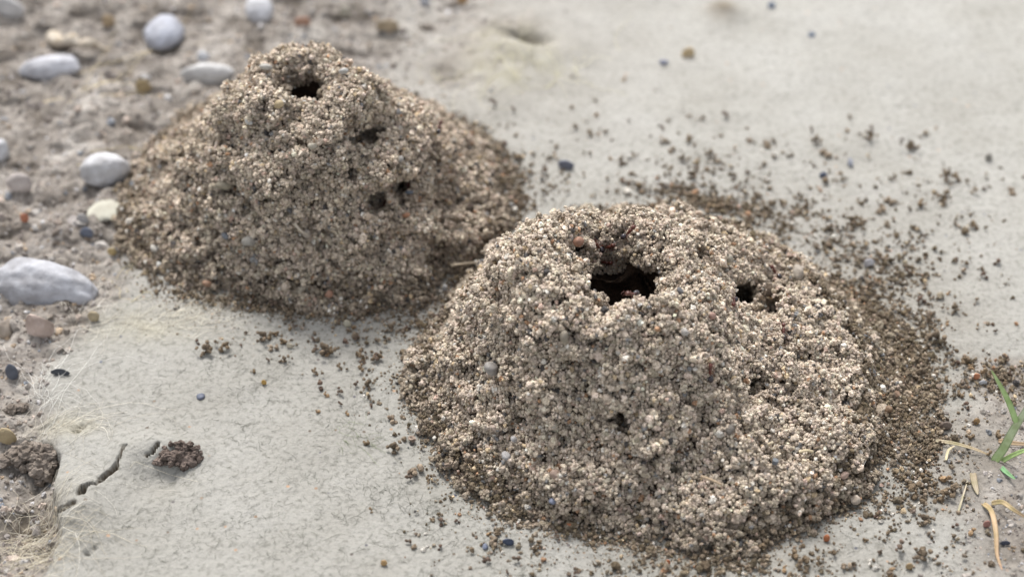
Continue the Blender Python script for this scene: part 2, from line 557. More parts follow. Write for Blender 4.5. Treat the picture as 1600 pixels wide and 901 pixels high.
def build_mound(name, rings, foot, seed, dents, bores, label, dry_fn, tunnel_z, cell=.00055):
    G = loft(rings, seed, foot)
    N = grid_normals(G)
    P = G.reshape(-1, 3); n = N.reshape(-1, 3)
    zmax = P[:, 2].max()
    amp = smooth(0, .006, P[:, 2])
    disp = (.0023 * fbm(P, .014, 2, seed + 5) + .0017 * fbm(P, .0060, 2, seed + 8)) * (.3 + .7 * amp)
    P = P + n * disp[:, None]
    for px, py, rp, dep in dents:                  # hollows and side entrances seen at that spot of the flank
        pr = project(P)
        d2 = ((pr[:, 0] - px) ** 2 + ((pr[:, 1] - py) * 1.3) ** 2) / rp ** 2
        vis = facing(P, n) & (d2 < 1)
        if not vis.any(): continue
        c = P[vis][np.argmin(d2[vis])]; nn = n[vis][np.argmin(d2[vis])]
        rr = rp * .000125 * 1.0
        q = P - c
        along = q @ nn
        q = q - along[:, None] * nn
        dd = np.linalg.norm(q * np.array([1, 1, 1]), axis=1) / rr
        wgt = np.exp(-dd ** 3) * (np.abs(along) < rr * 2.5)
        down = nn * .75 + np.array([0, -.2, .35]); down /= np.linalg.norm(down)
        P = P - down * (wgt * dep * .001)[:, None]
    bored = []
    for px, py, r_mm, dep, (dx, dy, dz) in bores:     # side tunnels: centre in view, radius, depth, direction
        pr = project(P)
        d2 = (pr[:, 0] - px) ** 2 + (pr[:, 1] - py) ** 2
        d2[~facing(P, n)] = 1e9
        i = int(np.argmin(d2)); c = P[i].copy()
        ax = np.array([dx, dy, dz]); ax = ax / np.linalg.norm(ax)
        q = P - c; al = q @ ax
        dd = np.linalg.norm(q - al[:, None] * ax, axis=1) / (r_mm * .001 * (1 + .25 * fbm(P, .003, 2, seed + 70)))
        wgt = np.exp(-(dd / 1.0) ** 6) * (np.abs(al) < .006) * (n @ ax < .1)
        P = P + ax * (wgt * dep * .001)[:, None]
        bored.append((c, ax, r_mm * .001 - .0009, dep * .001))
    G = P.reshape(G.shape)
    nr, nt = G.shape[:2]
    id2 = np.arange(nr * nt).reshape(nr, nt)
    F = np.stack([id2[:-1], np.roll(id2, -1, 1)[:-1], np.roll(id2, -1, 1)[1:], id2[1:]], -1)
    r_apex = np.argmax(G[:, :, 2].mean(1))
    Zr = G[:, :, 2].mean(1)
    cut = r_apex + int(np.argmax(Zr[r_apex:] < tunnel_z)) if (Zr[r_apex:] < tunnel_z).any() else nr - 2
    base = np.array([G[0, :, 0].mean(), G[0, :, 1].mean(), 0])
    root = bpy.data.objects.new(name, None); COL.objects.link(root)
    root.location = base; root.empty_display_size = .02
    tag(root, label, 'ant mound', 'sandy ant mounds on the silt')
    Fm = F[:cut].reshape(-1, 4)
    Nf = grid_normals(G); Gi = G - Nf * .0012; Pi = Gi.reshape(-1, 3)
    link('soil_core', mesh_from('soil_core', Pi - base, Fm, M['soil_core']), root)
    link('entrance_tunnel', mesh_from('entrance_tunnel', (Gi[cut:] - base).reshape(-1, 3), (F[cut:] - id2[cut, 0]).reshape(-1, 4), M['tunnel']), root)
    # loose grains: three to four layers, thinned by a porous noise so that dark gaps open between crumbs
    N = grid_normals(G)
    q00, q10, q01 = G[:-1], np.roll(G, -1, 1)[:-1], G[1:]
    area = np.linalg.norm(np.cross(q10 - q00, q01 - q00), axis=-1).ravel()
    area[(cut + 3) * nt:] = 0
    ns = int(area.sum() / cell ** 2 * 16)
    f = rng.choice(len(area), ns, p=area / area.sum())
    a, b = rng.random(ns), rng.random(ns)
    S = q00.reshape(-1, 3)[f] + a[:, None] * (q10 - q00).reshape(-1, 3)[f] + b[:, None] * (q01 - q00).reshape(-1, 3)[f]
    Nn = N[:-1].reshape(-1, 3)[f]
    lay = rng.uniform(-.0012, .0024, ns)
    clump = fbm(S, .0036, 2, seed + 30) * .0014 + fbm(S, .0018, 2, seed + 31) * .0010
    keep = lay < .00085 + clump
    S, Nn, lay = S[keep], Nn[keep], lay[keep]
    W = S + Nn * lay[:, None]
    por = vnoise(W, .0021, seed + 44) + .5 * vnoise(W, .0012, seed + 45)
    keep = (por > -.12) | (lay < -.0006)
    W, lay = W[keep], lay[keep]
    key = np.floor(W / cell).astype(np.int64)
    h = key[:, 0] * 73856093 ^ key[:, 1] * 19349663 ^ key[:, 2] * 83492791
    _, u = np.unique(h, return_index=True)
    W = W[u]; key = key[u]
    W = .55 * W + .45 * (key + .5 + rng.uniform(-.38, .38, W.shape)) * cell
    deep = W[:, 2] > -.0003
    rad_axis = np.hypot(W[:, 0] - G[-1, :, 0].mean(), W[:, 1] - G[-1, :, 1].mean())
    deep &= ~((rad_axis < .0075) & (W[:, 2] < tunnel_z - .001))
    for c, ax, rf, dp in bored:
        q = W - c; al = q @ ax
        dd = np.linalg.norm(q - al[:, None] * ax, axis=1)
        deep &= ~((dd < rf * (1 + .3 * vnoise(W, .0015, 5))) & (al > -.004) & (al < dp))
    W = W[deep]
    rad = cell * np.exp(rng.normal(-.58, .30, len(W)))
    rad = np.where(rng.random(len(W)) < .03, rad * 1.45, rad)
    # small grains cling to the larger ones and make crumbs of them
    pk = rng.random(len(W)) < .4
    dv = rng.normal(size=(pk.sum(), 3)); dv /= np.linalg.norm(dv, axis=1)[:, None]
    W = np.concatenate([W, W[pk] + dv * rad[pk][:, None] * .9])
    rad = np.concatenate([rad, rad[pk] * rng.uniform(.35, .65, pk.sum())])
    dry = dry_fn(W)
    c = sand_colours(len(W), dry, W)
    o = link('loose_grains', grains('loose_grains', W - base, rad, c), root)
    o['kind'] = 'stuff'
    print(name, len(W), 'grains')
    o['label'] = 'coat of loose sand grains'
    tri = np.concatenate([Fm[:, [0, 1, 2]], Fm[:, [0, 2, 3]]])
    return root, P, tri, G


def rings_from_px(tbl):
    out = []
    for L, Rr, F, B, z, tx, ty in tbl:
        cx, cy, rx, ry = ring_dims(L, Rr, F, B, z * .001)
        out.append((cx * 1000, cy * 1000, rx * 1000, ry * 1000, z, tx, ty))
    return out


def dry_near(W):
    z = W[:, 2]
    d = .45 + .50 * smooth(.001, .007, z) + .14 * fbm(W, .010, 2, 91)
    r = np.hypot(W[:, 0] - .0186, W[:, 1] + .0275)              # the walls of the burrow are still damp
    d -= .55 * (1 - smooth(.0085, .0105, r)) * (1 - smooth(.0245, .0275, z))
    return np.clip(d, 0, 1)


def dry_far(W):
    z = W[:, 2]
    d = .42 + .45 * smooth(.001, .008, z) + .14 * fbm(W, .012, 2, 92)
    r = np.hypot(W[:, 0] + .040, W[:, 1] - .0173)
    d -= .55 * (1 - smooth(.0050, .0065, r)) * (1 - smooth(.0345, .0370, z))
    return np.clip(d, 0, 1)


near_rings = [(25.0, -27.8, 44.0, 37.0, -1.0, 0, 0), (25.0, -27.8, 41.0, 35.0, 1.5, 0, 0), (24.6, -27.8, 36.5, 32.5, 6, 0, 0), (22.8, -27.0, 28.8, 27.6, 14.6, -3.2, 0),
              (20.6, -26.8, 21.8, 22.4, 21.8, -4.4, 0), (19.2, -27.0, 17.2, 18.4, 26.6, -4.2, 0), (18.6, -28.0, 14.3, 14.8, 29.0, -2.6, .8),
              (18.8, -28.0, 11.6, 11.6, 28.8, -.7, 1.0), (18.6, -28.2, 8.6, 8.8, 26.0, 0, 1.4), (18.6, -28.8, 7.3, 6.9, 22, 0, 0), (18.6, -29.0, 6.6, 6.0, 12, 0, 0), (18.6, -29.5, 4.5, 4.5, 2, 0, 0), (18.6, -29.5, .3, .3, 1, 0, 0)]
far_rings = [(-38.9, 25.8, 41.0, 35.0, -1.0, 0, 0), (-38.9, 25.3, 37.5, 33.0, 2.0, 0, 0), (-38.0, 24, 29.6, 28.0, 9, 0, 0), (-37.8, 21.0, 22.6, 22.0, 19, 0, 0),
             (-38.3, 18.4, 17.4, 16.6, 27, 0, 0), (-38.9, 17.2, 12.9, 12.6, 33.5, 0, 0), (-39.3, 16.8, 10.4, 9.8, 37.0, 0, .5),
             (-40.0, 17.2, 6.6, 6.0, 37.6, 0, .3), (-40.0, 17.6, 4.0, 4.2, 34.8, 0, .3), (-40.0, 17.3, 3.6, 3.7, 28, 0, 0), (-40.0, 17.3, 2.8, 2.8, 18, 0, 0), (-40.0, 17.3, .2, .2, 17, 0, 0)]
near_foot = [(640, 600), (690, 685), (735, 755), (800, 802), (900, 824), (1000, 846), (1120, 866), (1210, 836), (1305, 784), (1370, 700), (1400, 620), (1375, 555), (1295, 462), (1190, 380), (1050, 335), (900, 335), (780, 390), (690, 480), (655, 545)]
far_foot = [(200, 355), (240, 440), (330, 466), (420, 476), (520, 485), (620, 480), (700, 458), (770, 390), (815, 320), (790, 255), (730, 200), (640, 165), (500, 140), (350, 160), (260, 215), (205, 290)]
near_dents = [(1165, 450, 60, 3.0), (1092, 402, 34, 1.5), (945, 392, 42, 5.0), (1185, 590, 50, 3.0), (975, 665, 16, 1.0), (860, 700, 40, 2.0), (1150, 380, 20, 1.5), (1040, 760, 40, 1.5), (760, 560, 40, 1.8), (900, 600, 30, 1.2), (930, 655, 64, 3.2), (1090, 700, 60, 3.2), (815, 640, 50, 2.6), (1210, 660, 46, 2.4)]
far_dents = [(568, 210, 34, 2.0), (622, 290, 34, 2.0), (690, 195, 20, 2.0), (425, 215, 22, 1.3), (480, 400, 45, 2.2), (380, 300, 40, 1.8), (690, 410, 35, 3.0), (550, 265, 18, 2), (600, 380, 30, 1.5)]
near_bores = [(948, 408, 2.5, 3, (0, .1, -1)), (1158, 462, 3.5, 14, (.1, .75, -.65)), (1200, 482, 2.6, 9, (.3, .8, -.5)), (1090, 402, 2.3, 5, (.1, .8, -.5)), (975, 664, 2.1, 7, (0, .9, -.3)), (1178, 612, 2.3, 6, (.1, .9, -.3)), (905, 395, 2.0, 4, (-.2, .7, -.6))]
far_bores = [(556, 214, 2.4, 7, (0, .85, -.5)), (578, 211, 2.4, 7, (0, .85, -.5)), (620, 293, 2.6, 9, (.2, .8, -.5)), (584, 320, 2.7, 9, (0, .85, -.5)), (548, 268, 1.7, 4, (0, .9, -.3))]
nroot, nP, nT, nG = build_mound('ant_mound', near_rings, near_foot, 21, near_dents, near_bores, 'wide sandy ant mound in front with a gaping dark hole and a smaller hole', dry_near, .0245)
froot, fP, fT, fG = build_mound('ant_mound', far_rings, far_foot, 57, far_dents, far_bores, 'taller conical ant mound behind with one small round hole at its peak', dry_far, .0340)

# surface to set things down on
bvh = BVHTree.FromPolygons([tuple(v) for v in np.concatenate([nP, fP])], [tuple(t) for t in np.concatenate([nT, fT + len(nP)])])


def cast(px, py):
    """point and normal of whatever surface stands at that place of the view"""
    p0 = at(px, py, 0.0)
    d = Vector(p0 - CAM).normalized()
    hit = bvh.ray_cast(Vector(CAM), d)
    q = np.array(p0)
    for _ in range(4):
        q = at(px, py, float(gz(q[None, :2])[0]))
    tg = (Vector(q) - Vector(CAM)).length
    if hit[0] is not None and hit[3] < tg:
        nn = hit[1]
        if nn.dot(d) > 0: nn = -nn
        return Vector(hit[0]), nn, True
    return Vector(q), Vector((0, 0, 1)), False


def surf_z(P):
    """height of mound or ground under points"""
    z = gz(P[:, :2])
    for i in range(len(P)):
        h = bvh.ray_cast(Vector((P[i, 0], P[i, 1], .1)), Vector((0, 0, -1)))
        if h[0] is not None: z[i] = max(z[i], h[0].z + .0007)
    return z


# ---------------------------------------------------------------- loose crumbs round the mounds
def scatter(tbl, g):
    out = []
    for px, py, sx, sy, n, rot in tbl:
        c, s = math.cos(rot), math.sin(rot)
        a = g.normal(size=(n, 2)) * [sx, sy]
        out.append(np.column_stack([px + a[:, 0] * c - a[:, 1] * s, py + a[:, 0] * s + a[:, 1] * c]))
    return np.concatenate(out)


def around(rings0, n, a0, a1, lo, hi, g):
    """points round a mound's foot: angles a0..a1 degrees, lo..hi mm outside the foot, thinning outwards"""
    cx, cy, rx, ry = [v * .001 for v in rings0[:4]]
    th = np.radians(g.uniform(a0, a1, n))
    e = lo + (hi - lo) * g.random(n) ** 1.9
    x = cx + (rx + e * .001) * np.cos(th); y = cy + (ry + e * .001) * np.sin(th)
    return np.column_stack([x, y])


def crumb_points():
    g = rng
    W = [around(near_rings[0], 11000, -26, 98, -5.0, 9.0, g), around(near_rings[0], 700, -50, 90, 0, 15, g)]
    for foot, n, sp in ((near_foot, 2600, 9), (far_foot, 2300, 8)):      # spill along both feet
        f = np.array(foot + foot[:1], float); i = g.integers(0, len(foot), n); t = g.random(n)[:, None]
        q = f[i] * (1 - t) + f[i + 1] * t + g.normal(0, sp, (n, 2)) + [0, 3]
        W.append(P2(q[:, 0], q[:, 1]))
    px = scatter([(1100, 318, 70, 10, 420, .2), (1220, 338, 90, 22, 420, .42), (1350, 440, 60, 40, 520, .85), (1430, 560, 24, 70, 600, .05), (1400, 690, 26, 50, 380, -.3), (1530, 585, 60, 14, 200, 0),
                  (1560, 605, 36, 14, 90, 0), (1230, 265, 150, 40, 110, .1), (1430, 400, 90, 70, 150, 0), (900, 220, 90, 60, 34, 0), (1500, 330, 120, 60, 40, 0), (835, 290, 24, 24, 70, 0),
                  (560, 520, 110, 18, 50, 0), (625, 570, 34, 50, 60, 0), (700, 730, 26, 60, 60, 0.1), (800, 850, 40, 18, 60, 0), (1150, 888, 130, 12, 260, 0),
                  (1380, 780, 34, 34, 80, 0), (1500, 840, 60, 50, 30, 0), (205, 370, 12, 24, 120, 0), (680, 510, 30, 14, 150, .3), (1480, 720, 30, 50, 60, 0)], g)
    W.append(P2(px[:, 0], px[:, 1]))
    return np.concatenate(W)


CP = crumb_points()
# gather into little clusters: keep where a noise is high, so that crumbs lie in irregular patches
nz = fbm(np.column_stack([CP, np.zeros(len(CP))]), .005, 3, 101)
CP = CP[nz > rng.uniform(-1.3, .35, len(CP))]
k = rng.poisson(1.1, len(CP)) + 1
CP3 = np.repeat(CP, k, axis=0)
first = np.concatenate([[0], np.cumsum(k)[:-1]])
off = rng.normal(0, .00055, (len(CP3), 2)); off[first] = 0
CP3 = CP3 + off
rad = .00056 * np.exp(rng.normal(-.82, .36, len(CP3)))
z = surf_z(np.column_stack([CP3, np.zeros(len(CP3))]))
lvl = rng.random(len(CP3)) * (np.repeat(k, k) > 2) * .0007
crP = np.column_stack([CP3, z + rad * .55 + lvl])
cc = sand_colours(len(crP), np.clip(rng.normal(.10, .14, len(crP)), 0, .6))
fd = np.array(near_foot + near_foot[:1], float); ff = np.array(far_foot + far_foot[:1], float)
dust = []
for f, n in ((fd, 9000), (ff, 6000)):                               # the finest grit between the crumbs
    i = rng.integers(0, len(f) - 1, n); t = rng.random(n)[:, None]
    q = f[i] * (1 - t) + f[i + 1] * t + rng.normal(0, 1, (n, 2)) * np.abs(rng.normal(14, 16, n))[:, None] + [0, 6]
    dust.append(P2(q[:, 0], q[:, 1]))
dust.append(np.repeat(CP[rng.random(len(CP)) < .7], 2, axis=0)); dust[-1] = dust[-1] + rng.normal(0, .0014, dust[-1].shape)
dust = np.concatenate(dust); dr = .00013 * np.exp(rng.normal(0, .35, len(dust)))
dz = gz(dust)
crP = np.concatenate([crP, np.column_stack([dust, dz + dr * .4])]); rad = np.concatenate([rad, dr])
cc = np.concatenate([cc, sand_colours(len(dust), np.clip(rng.normal(.25, .18, len(dust)), 0, .8))])
o = link('soil_crumbs', grains('soil_crumbs', crP, rad, cc))
tag(o, 'dark loose soil crumbs spilled in a ring round both mounds', 'soil crumbs', kind='stuff')
print('crumbs', len(crP))

# single crumbs one can pick out on the bare silt: each a little lump of grains
def lump_mesh(name, n, r, seed, colr, spread, m=None, flat=.7):
    g = np.random.default_rng(seed)
    P = g.normal(size=(n, 3)) * spread * [1, 1, flat]
    P[0] = 0
    rr = r * np.exp(g.normal(0, .2, n))
    P[:, 2] -= (P[:, 2] - rr).min()
    V = np.array([rough_ball(2 if r > .0012 else 1, int(s), .3, 1.1)[0] for s in g.integers(0, 900, n)]) * rr[:, None, None]
    V = np.einsum('nij,nkj->nki', rand_rot(n, g), V) + P[:, None, :]
    F0 = ico(2 if r > .0012 else 1)[1]; kk = V.shape[1]
    F = (F0[None] + (np.arange(n) * kk)[:, None, None]).reshape(-1, 3)
    c = np.array(colr) * np.exp(g.normal(0, .22, n))[:, None]
    V = V.reshape(-1, 3)
    return mesh_from(name, V, F, m or M['grain'], smooth_=False, colors=np.repeat(np.clip(c, 0, 1), kk, axis=0))


crumb_meshes = [lump_mesh('soil_crumb', n, r, 300 + i, c, s) for i, (n, r, c, s) in enumerate([
    (6, .00048, (.20, .15, .10), .00065), (9, .00045, (.19, .145, .10), .00085), (4, .00050, (.24, .18, .12), .0005), (3, .00045, (.30, .21, .13), .0005),
    (12, .00048, (.17, .135, .10), .0010), (7, .00042, (.16, .12, .095), .0008), (5, .00055, (.26, .21, .16), .0006), (3, .0006, (.14, .10, .08), .0005)])]


def crumbs(zone, tbl, label):
    px = scatter(tbl, rng)
    for x, y in px:
        p, n, on = cast(x, y)
        if on or not (-20 < x < 1620 and -10 < y < 915): continue
        o = link('soil_crumb', crumb_meshes[rng.integers(0, len(crumb_meshes))], loc=(p.x, p.y, p.z - .00015), rot=(rng.uniform(-.2, .2), rng.uniform(-.2, .2), rng.uniform(0, 6.28)))
        s = float(np.exp(rng.normal(-.50, .25))); o.scale = (s, s, s)
        tag(o, label, 'soil crumb', zone)


crumbs('brown crumbs on the silt before the taller mound', [(540, 530, 120, 30, 34, 0), (600, 600, 90, 50, 22, 0), (420, 540, 60, 30, 8, 0)], 'small brown soil crumb on bare silt in front of the conical mound')
crumbs('brown crumbs left of the wide mound', [(680, 700, 60, 70, 26, .1), (780, 850, 60, 25, 12, 0)], 'small brown soil crumb on bare silt left of the wide front mound')
crumbs('brown crumbs right of the wide mound', [(1500, 560, 50, 60, 26, 0), (1440, 420, 90, 60, 22, 0), (1560, 600, 30, 20, 14, 0)], 'small brown soil crumb on pale silt right of the wide front mound')
crumbs('dark crumbs on the far silt', [(1200, 255, 180, 45, 40, .1), (900, 220, 80, 45, 10, 0), (1480, 270, 90, 50, 10, 0)], 'small dark soil crumb on the pale silt beyond the mounds')
crumbs('crumbs in the damp corner', [(1480, 790, 60, 50, 20, 0), (1300, 870, 120, 15, 14, 0)], 'small brown soil crumb on damp silt at the lower right')

# ---------------------------------------------------------------- pebbles, stones, clods
def stone(name, px, py, w, h, thick, colr, label, cat='pebble', rot=0, sink=.47, seed=0, amp=.13, m=None, group=None, sub=4, facets=0, zoff=0):
    """w, h = seen size in photograph pixels"""
    p, n, on = cast(px, py)
    s = .6 / 1600 * float(np.dot(np.array(p) - CAM, FWD))
    V, F = ico(sub)
    g = np.random.default_rng(seed + 7)
    r = 1 + amp * fbm(V + seed * 2.3, 1.1, 3, seed) + .012 * fbm(V + seed, .15, 2, seed + 3)
    W = V * r[:, None]
    for _ in range(facets):
        d = g.normal(size=3); d /= np.linalg.norm(d); k = g.uniform(.55, .85)
        W = W - np.maximum(W @ d - k, 0)[:, None] * d * .95
    fore = math.sin(PITCH)
    hz = thick * .001 / 2
    vis = h * s
    # seen height = ground depth * sin + thickness * cos
    dep = max((vis - 2 * hz * math.cos(PITCH) * (1 - sink)) / fore, vis * .55) / 2
    if on: dep = h * s / 2
    W = W * [w * s / 2, dep, hz]
    me = mesh_from(name, W, F, m or M['pebble'], colors=np.tile(np.array(colr, float) * .76, (len(W), 1)))
    o = link(name, me, loc=(p.x, p.y, p.z + hz * (1 - 2 * sink) + zoff))
    if on:
        o.rotation_euler = n.to_track_quat('Z', 'Y').to_euler()
        o.location = p + n * (hz * .3 + .0012)
    else:
        o.rotation_euler = (0, 0, rot)
    tag(o, label, cat, group)
    return o


stone('pebble', 257, 60, 60, 70, 7, (.49, .51, .58), 'smooth oval blue-grey pebble near the top edge left of the conical mound', rot=-.1, seed=1, sink=.3)
stone('pebble', 405, 24, 44, 62, 7, (.64, .648, .685), 'pale oval pebble standing behind the peak of the conical mound', rot=.1, seed=2, sink=.3)
stone('pebble', 76, 108, 92, 42, 6, (.60, .61, .66), 'long pale grey pebble beside the bleached stick', rot=.25, seed=3)
stone('pebble', 325, 119, 84, 34, 6, (.70, .70, .70), 'flat white pebble touching the left flank of the conical mound', rot=.08, seed=4)
stone('pebble', 318, 92, 20, 22, 4, (.66, .68, .72), 'tiny whitish pebble just above the flat white pebble', seed=5)
stone('pebble', 167, 279, 76, 60, 8, (.68, .685, .71), 'smooth egg-shaped white pebble at the left foot of the conical mound', rot=.25, seed=6, sink=.25)
stone('stone', 78, 458, 165, 92, 12, (.50, .51, .55), 'large flat whitish blue stone half buried at the left edge', 'stone', rot=-.18, seed=7, sink=.42, amp=.2)
stone('stone', 62, 518, 48, 42, 6, (.60, .48, .42), 'small angular pinkish stone below the large flat stone', 'stone', seed=8, facets=7, sink=.25)
stone('pebble', 10, 515, 36, 36, 5, (.42, .36, .30), 'dull tan pebble at the left edge below the large flat stone', seed=9, facets=3)
stone('pebble', 33, 296, 44, 30, 5, (.62, .56, .53), 'small pinkish white pebble with a brown side near the left edge', seed=10, facets=3, sink=.25)
stone('pebble', 2, 245, 30, 46, 6, (.62, .63, .66), 'whitish pebble cut by the left edge above the pinkish white pebble', seed=11, sink=.25)
stone('pebble', 14, 22, 60, 30, 6, (.66, .65, .65), 'long white pebble in the upper left corner', rot=-.2, seed=12, sink=.25)
stone('pebble', 8, 88, 40, 20, 5, (.50, .44, .38), 'flat tan pebble at the left edge below the corner pebble', seed=13)
stone('pebble', 20, 588, 18, 26, 4, (.13, .145, .18), 'dark blue pebble on brown soil below the pinkish stone', seed=14, sink=.25)
stone('pebble', 95, 585, 30, 8, 1.8, (.09, .10, .12), 'thin black slate chip lying on the soil', seed=15, sink=.2, facets=4)
stone('pebble', 12, 688, 28, 20, 4, (.52, .42, .26), 'small yellowish pebble beside the lumpy clod', seed=16, sink=.25)
stone('pebble', 40, 347, 14, 12, 2.5, (.52, .22, .13), 'tiny orange-red chip on brown soil near the left edge', seed=17, facets=3, sink=.1)
stone('pebble', 136, 368, 22, 12, 2.5, (.20, .23, .30), 'small dark grey-blue pebble below the egg-shaped white pebble', seed=18, sink=.2)
stone('pebble', 130, 348, 20, 12, 3, (.58, .57, .56), 'small whitish pebble beside the silt flake', seed=19, sink=.2)
stone('pebble', 225, 143, 26, 16, 4, (.48, .38, .22), 'small ochre pebble left of the conical mound', seed=20, sink=.2)
stone('pebble', 170, 40, 20, 18, 4, (.52, .40, .26), 'small orange-tan pebble between the stick and the blue-grey pebble', seed=21, sink=.2)
stone('pebble', 607, 48, 34, 16, 4, (.55, .45, .32), 'flat yellowish pebble beyond the conical mound peak', seed=22, sink=.2)
stone('pebble', 540, 26, 18, 16, 3.5, (.55, .52, .44), 'small cream pebble behind the conical mound', seed=23, sink=.2)
stone('pebble', 473, 40, 26, 14, 3, (.55, .34, .25), 'small salmon red chip just above the conical mound peak', seed=24, sink=.2)
stone('pebble', 722, 5, 16, 12, 3, (.55, .36, .18), 'tiny orange pebble at the top edge above the straw-coloured hummock', seed=25, sink=.2)
stone('pebble', 664, 7, 16, 14, 3, (.62, .64, .70), 'tiny whitish pebble at the top edge near the middle', seed=26, sink=.2)
stone('pebble', 1075, 88, 20, 14, 3, (.66, .52, .32), 'small yellow-orange pebble on the far pale silt', seed=27, sink=.2)
stone('pebble', 1037, 100, 14, 10, 1.5, (.40, .42, .54), 'small lilac chip left of the yellow-orange pebble', seed=28, sink=.2)
stone('pebble', 884, 263, 26, 13, 2.4, (.22, .24, .31), 'dark blue-grey oval pebble on the silt between the mounds', rot=-.3, seed=29, sink=.15)
stone('pebble', 1328, 258, 8, 20, 2, (.34, .36, .42), 'narrow grey-blue chip standing on the far silt', seed=30, sink=.2)
stone('pebble', 1286, 277, 12, 8, 1.6, (.12, .15, .24), 'tiny deep blue chip on the far silt', seed=31, sink=.2)
stone('pebble', 1205, 12, 12, 10, 2, (.30, .36, .48), 'tiny blue chip right of the dark hummock at the top', seed=32, sink=.2)
stone('pebble', 1268, 57, 10, 7, 1.5, (.26, .34, .50), 'tiny blue chip upper right on bare silt', seed=33, sink=.2)
stone('pebble', 1357, 416, 18, 12, 2, (.72, .72, .76), 'bright white chip among the dark crumbs right of the wide mound', seed=34, facets=4, sink=.1)
stone('pebble', 1544, 160 + 90, 12, 10, 2, (.36, .34, .30), 'small greyish pebble alone near the right edge', seed=35, sink=.2)
stone('pebble', 314, 620, 13, 13, 1, (.17, .19, .25), 'small blue mineral fleck on the silt in front of the conical mound', seed=36, sink=.3)
stone('pebble', 413, 600, 8, 8, 1.2, (.60, .38, .12), 'tiny amber grain on the silt in front of the mounds', seed=37, sink=.1)
stone('pebble', 543, 510, 12, 12, 1.8, (.62, .58, .46), 'round cream pebble at the front foot of the conical mound', seed=38, sink=.1)
stone('pebble', 453, 543, 10, 8, 1.2, (.62, .56, .44), 'pale yellowish grain in front of the conical mound', seed=39, sink=.1)
stone('pebble', 506, 550, 14, 7, 1, (.20, .24, .28), 'dark grey-blue sliver on the silt in front of the mounds', seed=40, sink=.1)
stone('pebble', 795, 850, 18, 12, 1.6, (.08, .10, .16), 'dark navy chip at the lower edge left of the wide mound', seed=41, sink=.1, facets=3)
stone('pebble', 758, 855, 9, 13, 1, (.24, .27, .36), 'small slate blue fleck left of the navy chip', seed=42, sink=.2)
stone('pebble', 600, 882, 10, 10, 1.4, (.52, .34, .16), 'small orange-brown grain at the bottom edge', seed=43, sink=.1)
stone('pebble', 1043, 882, 8, 8, 1.4, (.55, .18, .07), 'tiny orange-red grain below the wide mound', seed=44, sink=.1)
stone('pebble', 1291, 844, 10, 14, 1.6, (.48, .18, .08), 'small rust red grain on silt below the wide mound', seed=45, sink=.1)
stone('pebble', 1525, 592, 12, 9, 1.6, (.60, .26, .14), 'small orange grain among crumbs near the green grass', seed=46, sink=.1)
stone('pebble', 1525, 662, 10, 9, 1.6, (.42, .27, .13), 'small brown grain left of the green grass', seed=47, sink=.1)
stone('pebble', 1535, 600, 13, 7, 1.2, (.62, .64, .68), 'white flat chip among crumbs near the green grass', seed=48, sink=.1)
stone('pebble', 1477, 670, 20, 15, 2, (.22, .17, .14), 'dark brown round pebble right of the wide mound', seed=49, sink=.1)
stone('pebble', 1541, 822, 12, 10, 1.6, (.46, .24, .20), 'small reddish grain beside the dry orange blade', seed=50, sink=.1)
stone('pebble', 1420, 888, 12, 10, 1.6, (.44, .32, .18), 'ochre grain at the lower edge right of the wide mound', seed=51, sink=.1)
stone('pebble', 1570, 851, 16, 6, 1.2, (.09, .10, .14), 'black sliver beside the dry orange blade', seed=52, sink=.1)
stone('pebble', 176, 398, 14, 12, 2, (.55, .43, .22), 'small yellow pebble at the left foot of the conical mound', seed=53, sink=.1)
stone('pebble', 147, 500, 18, 14, 2.5, (.50, .42, .28), 'small tan pebble at the right end of the large flat stone', seed=54, sink=.1)
# coarse bits lying on the mounds
G1 = [(892, 375, 18, 16, (.42, .24, .17), 'round reddish brown pebble left of the big dark hole'), (1131, 408, 15, 14, (.50, .46, .38), 'pale pebble between the two holes of the wide mound'),
      (1240, 436, 32, 20, (.42, .37, .31), 'flat grey-brown stone on the right shoulder of the wide mound'), (1250, 430, 12, 12, (.55, .47, .40), 'small pinkish grain touching the flat stone on the shoulder'),
      (780, 578, 22, 20, (.38, .36, .34), 'rough pale grey lump on the left flank of the wide mound'), (871, 742, 18, 17, (.42, .31, .25), 'rounded pinkish brown grain low on the front of the wide mound'),
      (799, 716, 17, 13, (.46, .45, .45), 'light grey grain low on the left front of the wide mound'), (812, 690, 12, 9, (.46, .45, .45), 'small light grey grain above the larger light grey one'),
      (868, 780, 11, 11, (.28, .31, .42), 'bluish grain at the lower front of the wide mound'), (889, 815, 10, 10, (.45, .17, .08), 'orange-red grain at the front foot of the wide mound'),
      (1312, 746, 17, 11, (.55, .40, .33), 'oblong pink grain at the lower right of the wide mound'), (1327, 780, 15, 15, (.58, .50, .42), 'cream angular grain at the right foot of the wide mound'),
      (1205, 727, 12, 12, (.20, .22, .24), 'dark grey grain on the lower right front of the wide mound'), (1142, 677, 14, 18, (.20, .18, .16), 'dark oblong grain on the front of the wide mound'),
      (1065, 520, 12, 13, (.60, .57, .54), 'bright grain below the big hole of the wide mound'), (1108, 500, 14, 12, (.44, .28, .23), 'rosy grain between the hollows of the wide mound'),
      (1060, 465, 12, 10, (.20, .20, .21), 'dark grey grain right of the big hole'), (880, 520, 14, 20, (.36, .32, .26), 'upright olive-grey grain on the left shoulder of the wide mound'),
      (1380, 645, 14, 13, (.30, .20, .13), 'round brown grain on the right foot of the wide mound'), (1393, 622, 12, 12, (.34, .23, .16), 'tan round grain on the right foot, above the brown one'),
      (690, 500, 15, 20, (.48, .48, .47), 'pale grey grain in the gap between both mounds'), (710, 515, 9, 9, (.50, .48, .42), 'small cream grain in the gap between both mounds')]
